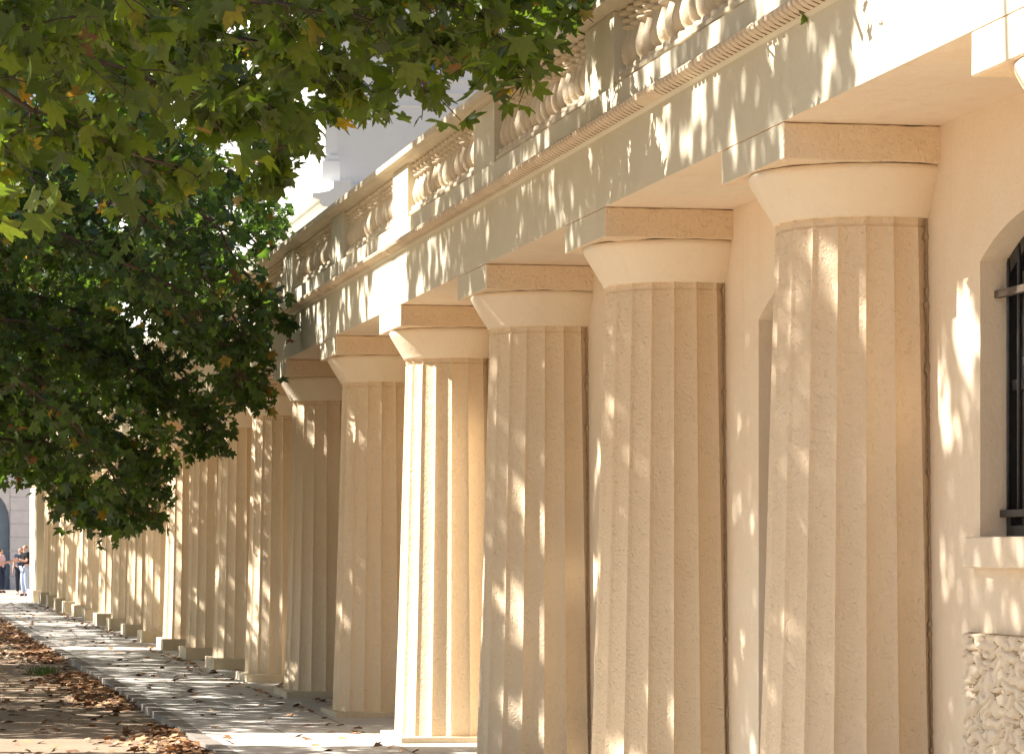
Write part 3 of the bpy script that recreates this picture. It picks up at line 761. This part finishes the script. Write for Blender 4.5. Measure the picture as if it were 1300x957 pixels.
# fallen leaves -----------------------------------------------------------
n=7500; Y=rng.uniform(22,88,n); X=2.655-np.abs(rng.normal(size=n))*.26*(0.6+n3(Y/1.5,Y*0))-rng.random(n)*.08
kp=(n1(Y/2.2,Y*0+3)+.25*rng.random(n))>.38; X,Y=X[kp],Y[kp]; 
Z=np.array([pav(y)-.07 for y in Y])+.012+.055*np.exp(-(2.62-X)/.12)*rng.random(len(X))
n2_=420; Y2=rng.uniform(20,92,n2_); X2=rng.uniform(2.85,4.25,n2_)**1.0; X2=np.where(rng.random(n2_)<.45,4.24-np.abs(rng.normal(size=n2_))*.10,X2); Z2=np.array([pav(y) for y in Y2])+.012
n4=1500; Y4=rng.uniform(20,80,n4); X4=2.6-rng.random(n4)*3.0; Z4=np.array([pav(y)-.07 for y in Y4])+.012
n5=260; ky=rng.integers(5,14,n5); Y5=np.array([cy(k)+S/2 for k in ky])+rng.normal(size=n5)*.8; X5=4.45+np.abs(rng.normal(size=n5))*.2; Z5=np.array([pav(y) for y in Y5])+.015
Pm=np.stack([np.concatenate([X,X2,X4,X5]),np.concatenate([Y,Y2,Y4,Y5]),np.concatenate([Z,Z2,Z4,Z5])],1); nn=len(Pm)
lf=leaf_mesh('fallen_leaves',Pm,rng.uniform(.07,.17,nn),T_C,rng.random(nn),np.zeros(nn),M_litter,None,flat=True)
tag(lf,'brown and orange fallen leaves drifted against the kerb and column bases','leaves',kind='stuff')
# weed tuft by the kerb
g=at(55,845,43); wd=empty('weed',(g.x,43,pav(43)-.07)); tag(wd,'small green weed tuft on the gravel beside the leaf drift','plant')
mb=MB()
for i in range(150):
    a=random.random()*6.28; r=random.random()**.5*.22; x,y=r*math.cos(a),r*2*math.sin(a); h=.05+random.random()*.10; w=.006; dx,dy=random.uniform(-.05,.05),random.uniform(-.05,.05)
    mb.add([(x-w,y,0),(x+w,y,0),(x+dx+w*.6,y+dy,h*.6),(x+dx*1.8,y+dy*1.8,h),(x+dx-w*.6,y+dy,h*.6)],[(0,1,2,3,4)])
mb.build('blades',simple('weed_green',(.09,.16,.03),.6,0,.3,15),wd)

# ------------------------------------------------------------------ light
w=bpy.data.worlds.new('World'); SC.world=w; w.use_nodes=True; nt=w.node_tree; bg=nt.nodes['Background']
sky=nt.nodes.new('ShaderNodeTexSky'); sky.sky_type='NISHITA'; sky.sun_disc=False; sky.sun_elevation=SE
az=math.atan2(SH[0],SH[1]); sky.sun_rotation=az; sky.air_density=1.0; sky.dust_density=1.5
nt.links.new(sky.outputs[0],bg.inputs[0]); bg.inputs[1].default_value=.05
sl=bpy.data.lights.new('sun','SUN'); sl.energy=5.0; sl.angle=R(.53); sl.color=(1,.95,.88)
so=bpy.data.objects.new('sun',sl); COL.objects.link(so); so.rotation_euler=Vector(SD).to_track_quat('Z','Y').to_euler()
# ------------------------------------------------------------------ camera
cam=bpy.data.cameras.new('camera'); co=bpy.data.objects.new('camera',cam); COL.objects.link(co); SC.camera=co
co.location=(0,0,EYE); co.rotation_euler=(R(90),0,-TH); cam.lens=F/1300*36; cam.sensor_width=36
cam.shift_y=(HY-478.5)/1300; cam.clip_end=5000; cam.clip_start=.1
SC.view_settings.view_transform='Standard'; SC.view_settings.look='None'; SC.view_settings.gamma=1; SC.view_settings.exposure=1.62
SC.render.resolution_x=1024; SC.render.resolution_y=753
SC.render.engine='CYCLES'; SC.cycles.max_bounces=10; SC.cycles.diffuse_bounces=6
